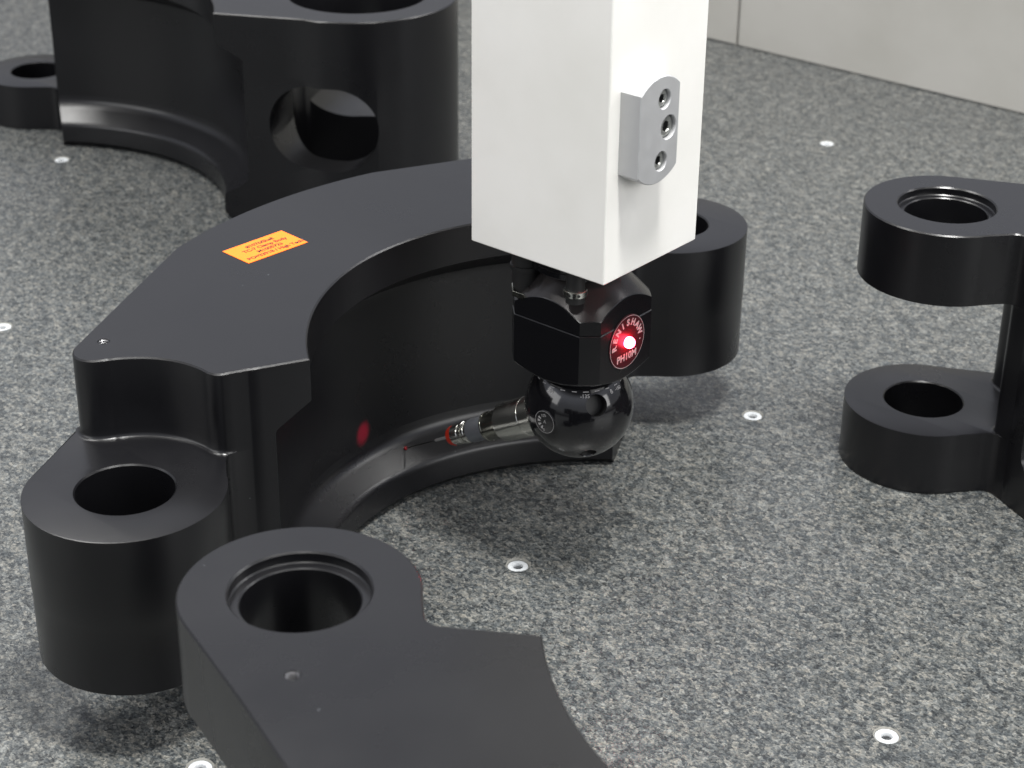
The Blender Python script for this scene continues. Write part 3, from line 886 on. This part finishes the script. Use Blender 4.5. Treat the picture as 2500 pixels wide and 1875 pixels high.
# recessed screw under the badge
bm = bmesh.new(); lathe(bm, [(.0044, -.001), (.0044, .00015), (.0036, .00005), (.0020, -.0004)], frame_of((FX - .0006, HC.y - .0015, .1392), (1, 0, -.25)), 32)
hp(bm_obj('cover_screw', bm, MAT['cone'], t, 30))
# unseen red lamp, added on assumption to make the spot on the bore wall
src = Vector((HC.x - .0313, HC.y, .1585)); tgt = Vector((-.1155, -.0070, .0525))
dr = (tgt - src).normalized()
bm = bmesh.new(); bmesh.ops.create_uvsphere(bm, u_segments=16, v_segments=10, radius=.0018, matrix=Matrix.Translation(src))
hp(bm_obj('assumed_lamp', bm, m, t, 60))
sl = bpy.data.lights.new('assumed_lamp_beam', 'SPOT'); sl.color = (1, .01, .06); sl.energy = 34; sl.spot_size = radians(4.8); sl.spot_blend = .9; sl.shadow_soft_size = .0015
so = bpy.data.objects.new('assumed_lamp_beam', sl); COL.objects.link(so); so.location = src + dr * .004
so.rotation_euler = dr.to_track_quat('-Z', 'Y').to_euler()
# neck and ball
bm = bmesh.new(); lathe(bm, [(.0195, .1240), (.0195, .1345)], Matrix.Translation((HC.x, HC.y, 0)), 48)
hp(bm_obj('neck', bm, MAT['rubber'], t, 30))
bm = bmesh.new(); prof = []
for i in range(65):
    la = radians(-90 + i * (90 + 47) / 64); prof.append((max(1e-5, HR * cos(la)), HR * sin(la)))
prof.append((.0195, HR * sin(radians(47)) - .0006)); prof.append((.010, HR * sin(radians(47)) - .0006))
lathe(bm, prof, Matrix.Translation(HC), 112)
bmesh.ops.remove_doubles(bm, verts=bm.verts, dist=2e-5)
ball = hp(bm_obj('ball', bm, MAT['ball'], t, 25))
def sdir(az, la): return Vector((cos(radians(la)) * cos(radians(az)), cos(radians(la)) * sin(radians(az)), sin(radians(la))))
for az, la, rr, dp in ((-32.2, 24.3, .0060, .009), (-38.0, -40.5, .0046, .008)):
    d = sdir(az, la)
    bm = bmesh.new(); lathe(bm, [(rr, -dp), (rr, -.0012), (rr + .0016, .004)], frame_of(HC + d * HR, d), 48)
    c = bm_obj('cutter', bm, None, None, 0)
    # the ball's parent offset is baked in world space by its parent inverse
    boolean(ball, c)
ball.data.materials.append(MAT['rubber'])
for p_ in ball.data.polygons:
    if (p_.center - HC).length < HR - .0011 and p_.center.z < HC.z + HR * .70: p_.material_index = 1
# graduation marks round the ball
bm = bmesh.new()
for k in range(24):
    az = -44.5 + 15.7 * k
    for s in (0,):
        vs_ = []
        for da_, dl in ((-3.3, -.45), (3.3, -.45), (3.3, .45), (-3.3, .45)):
            vs_.append(bm.verts.new(HC + sdir(az + da_, 38.7 + dl) * (HR + .00018)))
        bm.faces.new(vs_)
o = bm_obj('graduation', bm, MAT['ink'], ball, 0, fix=False); o['kind'] = 'stuff'
def sphere_text(s, az, la, size, off=.00005):
    d = sdir(az, la); xx = Vector((-sin(radians(az)), cos(radians(az)), 0)); yy = d.cross(xx)
    fr = Matrix((xx, yy, d)).transposed().to_4x4(); fr.translation = HC + d * (HR + .00022)
    ob = text_mesh(s, size, MAT['ink'], 'numeral', fr, ball, offset=off)
    # wrap on the ball
    for v in ob.data.vertices: v.co = HC + (v.co - HC).normalized() * (HR + .0002)
    return ob
sphere_text("-135", -45.5, 34.2, .0030)
sphere_text("B", -9.0, 34.2, .0034)
sphere_text("-180", 3.0, 34.6, .0028)
sphere_text("-90", -91.0, 34.2, .0030)
# dial at the end of the cross axis
fd = Matrix((Vector((1, 0, 0)), Vector((0, 0, 1)), Vector((0, -1, 0)))).transposed().to_4x4(); fd.translation = (HC.x, HC.y - .0302, HC.z + .0003)
bm = bmesh.new(); lathe(bm, [(.0070, -.0012), (.0070, .0004), (.0066, .0008)], fd, 56)
dial = hp(bm_obj('dial', bm, MAT['gloss'], t, 30))
bm = bmesh.new()
ro = [bm.verts.new(fd @ Vector((.00665 * cos(2 * pi * i / 64), .00665 * sin(2 * pi * i / 64), .00086))) for i in range(64)]
ri = [bm.verts.new(fd @ Vector((.00645 * cos(2 * pi * i / 64), .00645 * sin(2 * pi * i / 64), .00086))) for i in range(64)]
for i in range(64):
    j = (i + 1) % 64; bm.faces.new((ro[i], ro[j], ri[j], ri[i]))
for a_ in (152, 180, 212, 245):
    vs_ = [bm.verts.new(fd @ Vector((r_ * cos(radians(a_ + w_)), r_ * sin(radians(a_ + w_)), .00088))) for r_, w_ in ((.0029, -7), (.0049, -8.5), (.0049, 8.5), (.0029, 7))]
    bm.faces.new(vs_)
bm_obj('dial_mark', bm, MAT['ink'], dial, 0, fix=False)
dn = [text_mesh("105", .0026, MAT['ink'], 'numeral', fd @ Matrix.Translation((-.0008, .0038, .00088)) @ Matrix.Rotation(radians(18), 4, 'Z'), dial),
      text_mesh("A", .0028, MAT['ink'], 'numeral', fd @ Matrix.Translation((.0002, .0002, .00088)), dial),
      text_mesh("0", .0024, MAT['ink'], 'numeral', fd @ Matrix.Translation((-.0002, -.0050, .00088)), dial)]
bmj = bmesh.new()
for ob in dn: bmj.from_mesh(ob.data)
for ob in dn: bpy.data.objects.remove(ob)
bm_obj('numeral', bmj, MAT['ink'], dial, 0, fix=False)

# ------------------------------------------------------------------ touch probe on the ball (part of the head)
PD = Vector((-.1375, .0005, -.0800)).normalized()
fp = frame_of(HC, PD, (0, 1, 0))
TIP = .1578
def turned(name, prof, mat, parent, n=56, smooth=30):
    bm = bmesh.new(); lathe(bm, [(r, z) for r, z in prof], fp, n)
    return bm_obj(name, bm, mat, parent, smooth)
probe = hp(turned('touch_probe', [(.0121, .0240), (.0121, .0398), (.0118, .0402), (.0118, .0408)], MAT['steel'], t))
turned('joint_collar', [(.0116, .0406), (.0120, .0410), (.0121, .0430), (.0120, .0610), (.0118, .0622), (.0098, .0636)], MAT['steel'], probe)
turned('joint_neck', [(.0090, .0630), (.0090, .0640), (.0089, .0642), (.0089, .0762), (.0091, .0764), (.0091, .0774), (.0086, .0777)], MAT['steel_dark'], probe)
turned('sleeve', [(.0070, .0774), (.0073, .0778), (.0073, .0925), (.0069, .0929)], MAT['grey_sleeve'], probe)
turned('grip_ring', [(.0062, .0927), (.0066, .0931), (.0066, .0950), (.0069, .0953), (.0069, .0966), (.0061, .0968), (.0061, .0980), (.0068, .0982), (.0069, .0998), (.0066, .1004), (.0062, .1006), (.0062, .1016), (.0065, .1019), (.0065, .1078), (.0062, .1082)], MAT['steel'], probe)
turned('cap', [(.0063, .1078), (.0063, .1100), (.0057, .1122), (.0038, .1134), (.0016, .1138)], MAT['red'], probe)
turned('stylus', [(.0009, .1130), (.0009, .1275), (.0006, .1285)], MAT['alu'], probe, 16)
turned('stylus_tip_rod', [(.00045, .1280), (.0004, TIP)], MAT['rubber'], probe, 12)
bm = bmesh.new(); bmesh.ops.create_uvsphere(bm, u_segments=20, v_segments=12, radius=.0012, matrix=Matrix.Translation(HC + PD * TIP))
bm_obj('stylus_ball', bm, MAT['ruby'], probe, 60)

# every child mesh of a re-based parent was written in world coordinates:
# fix the parent inverses of grandchildren
for ob in list(bpy.data.objects):
    if ob.parent and ob.parent.parent is not None:
        ob.matrix_parent_inverse = Matrix.Identity(4)
bpy.context.view_layer.update()
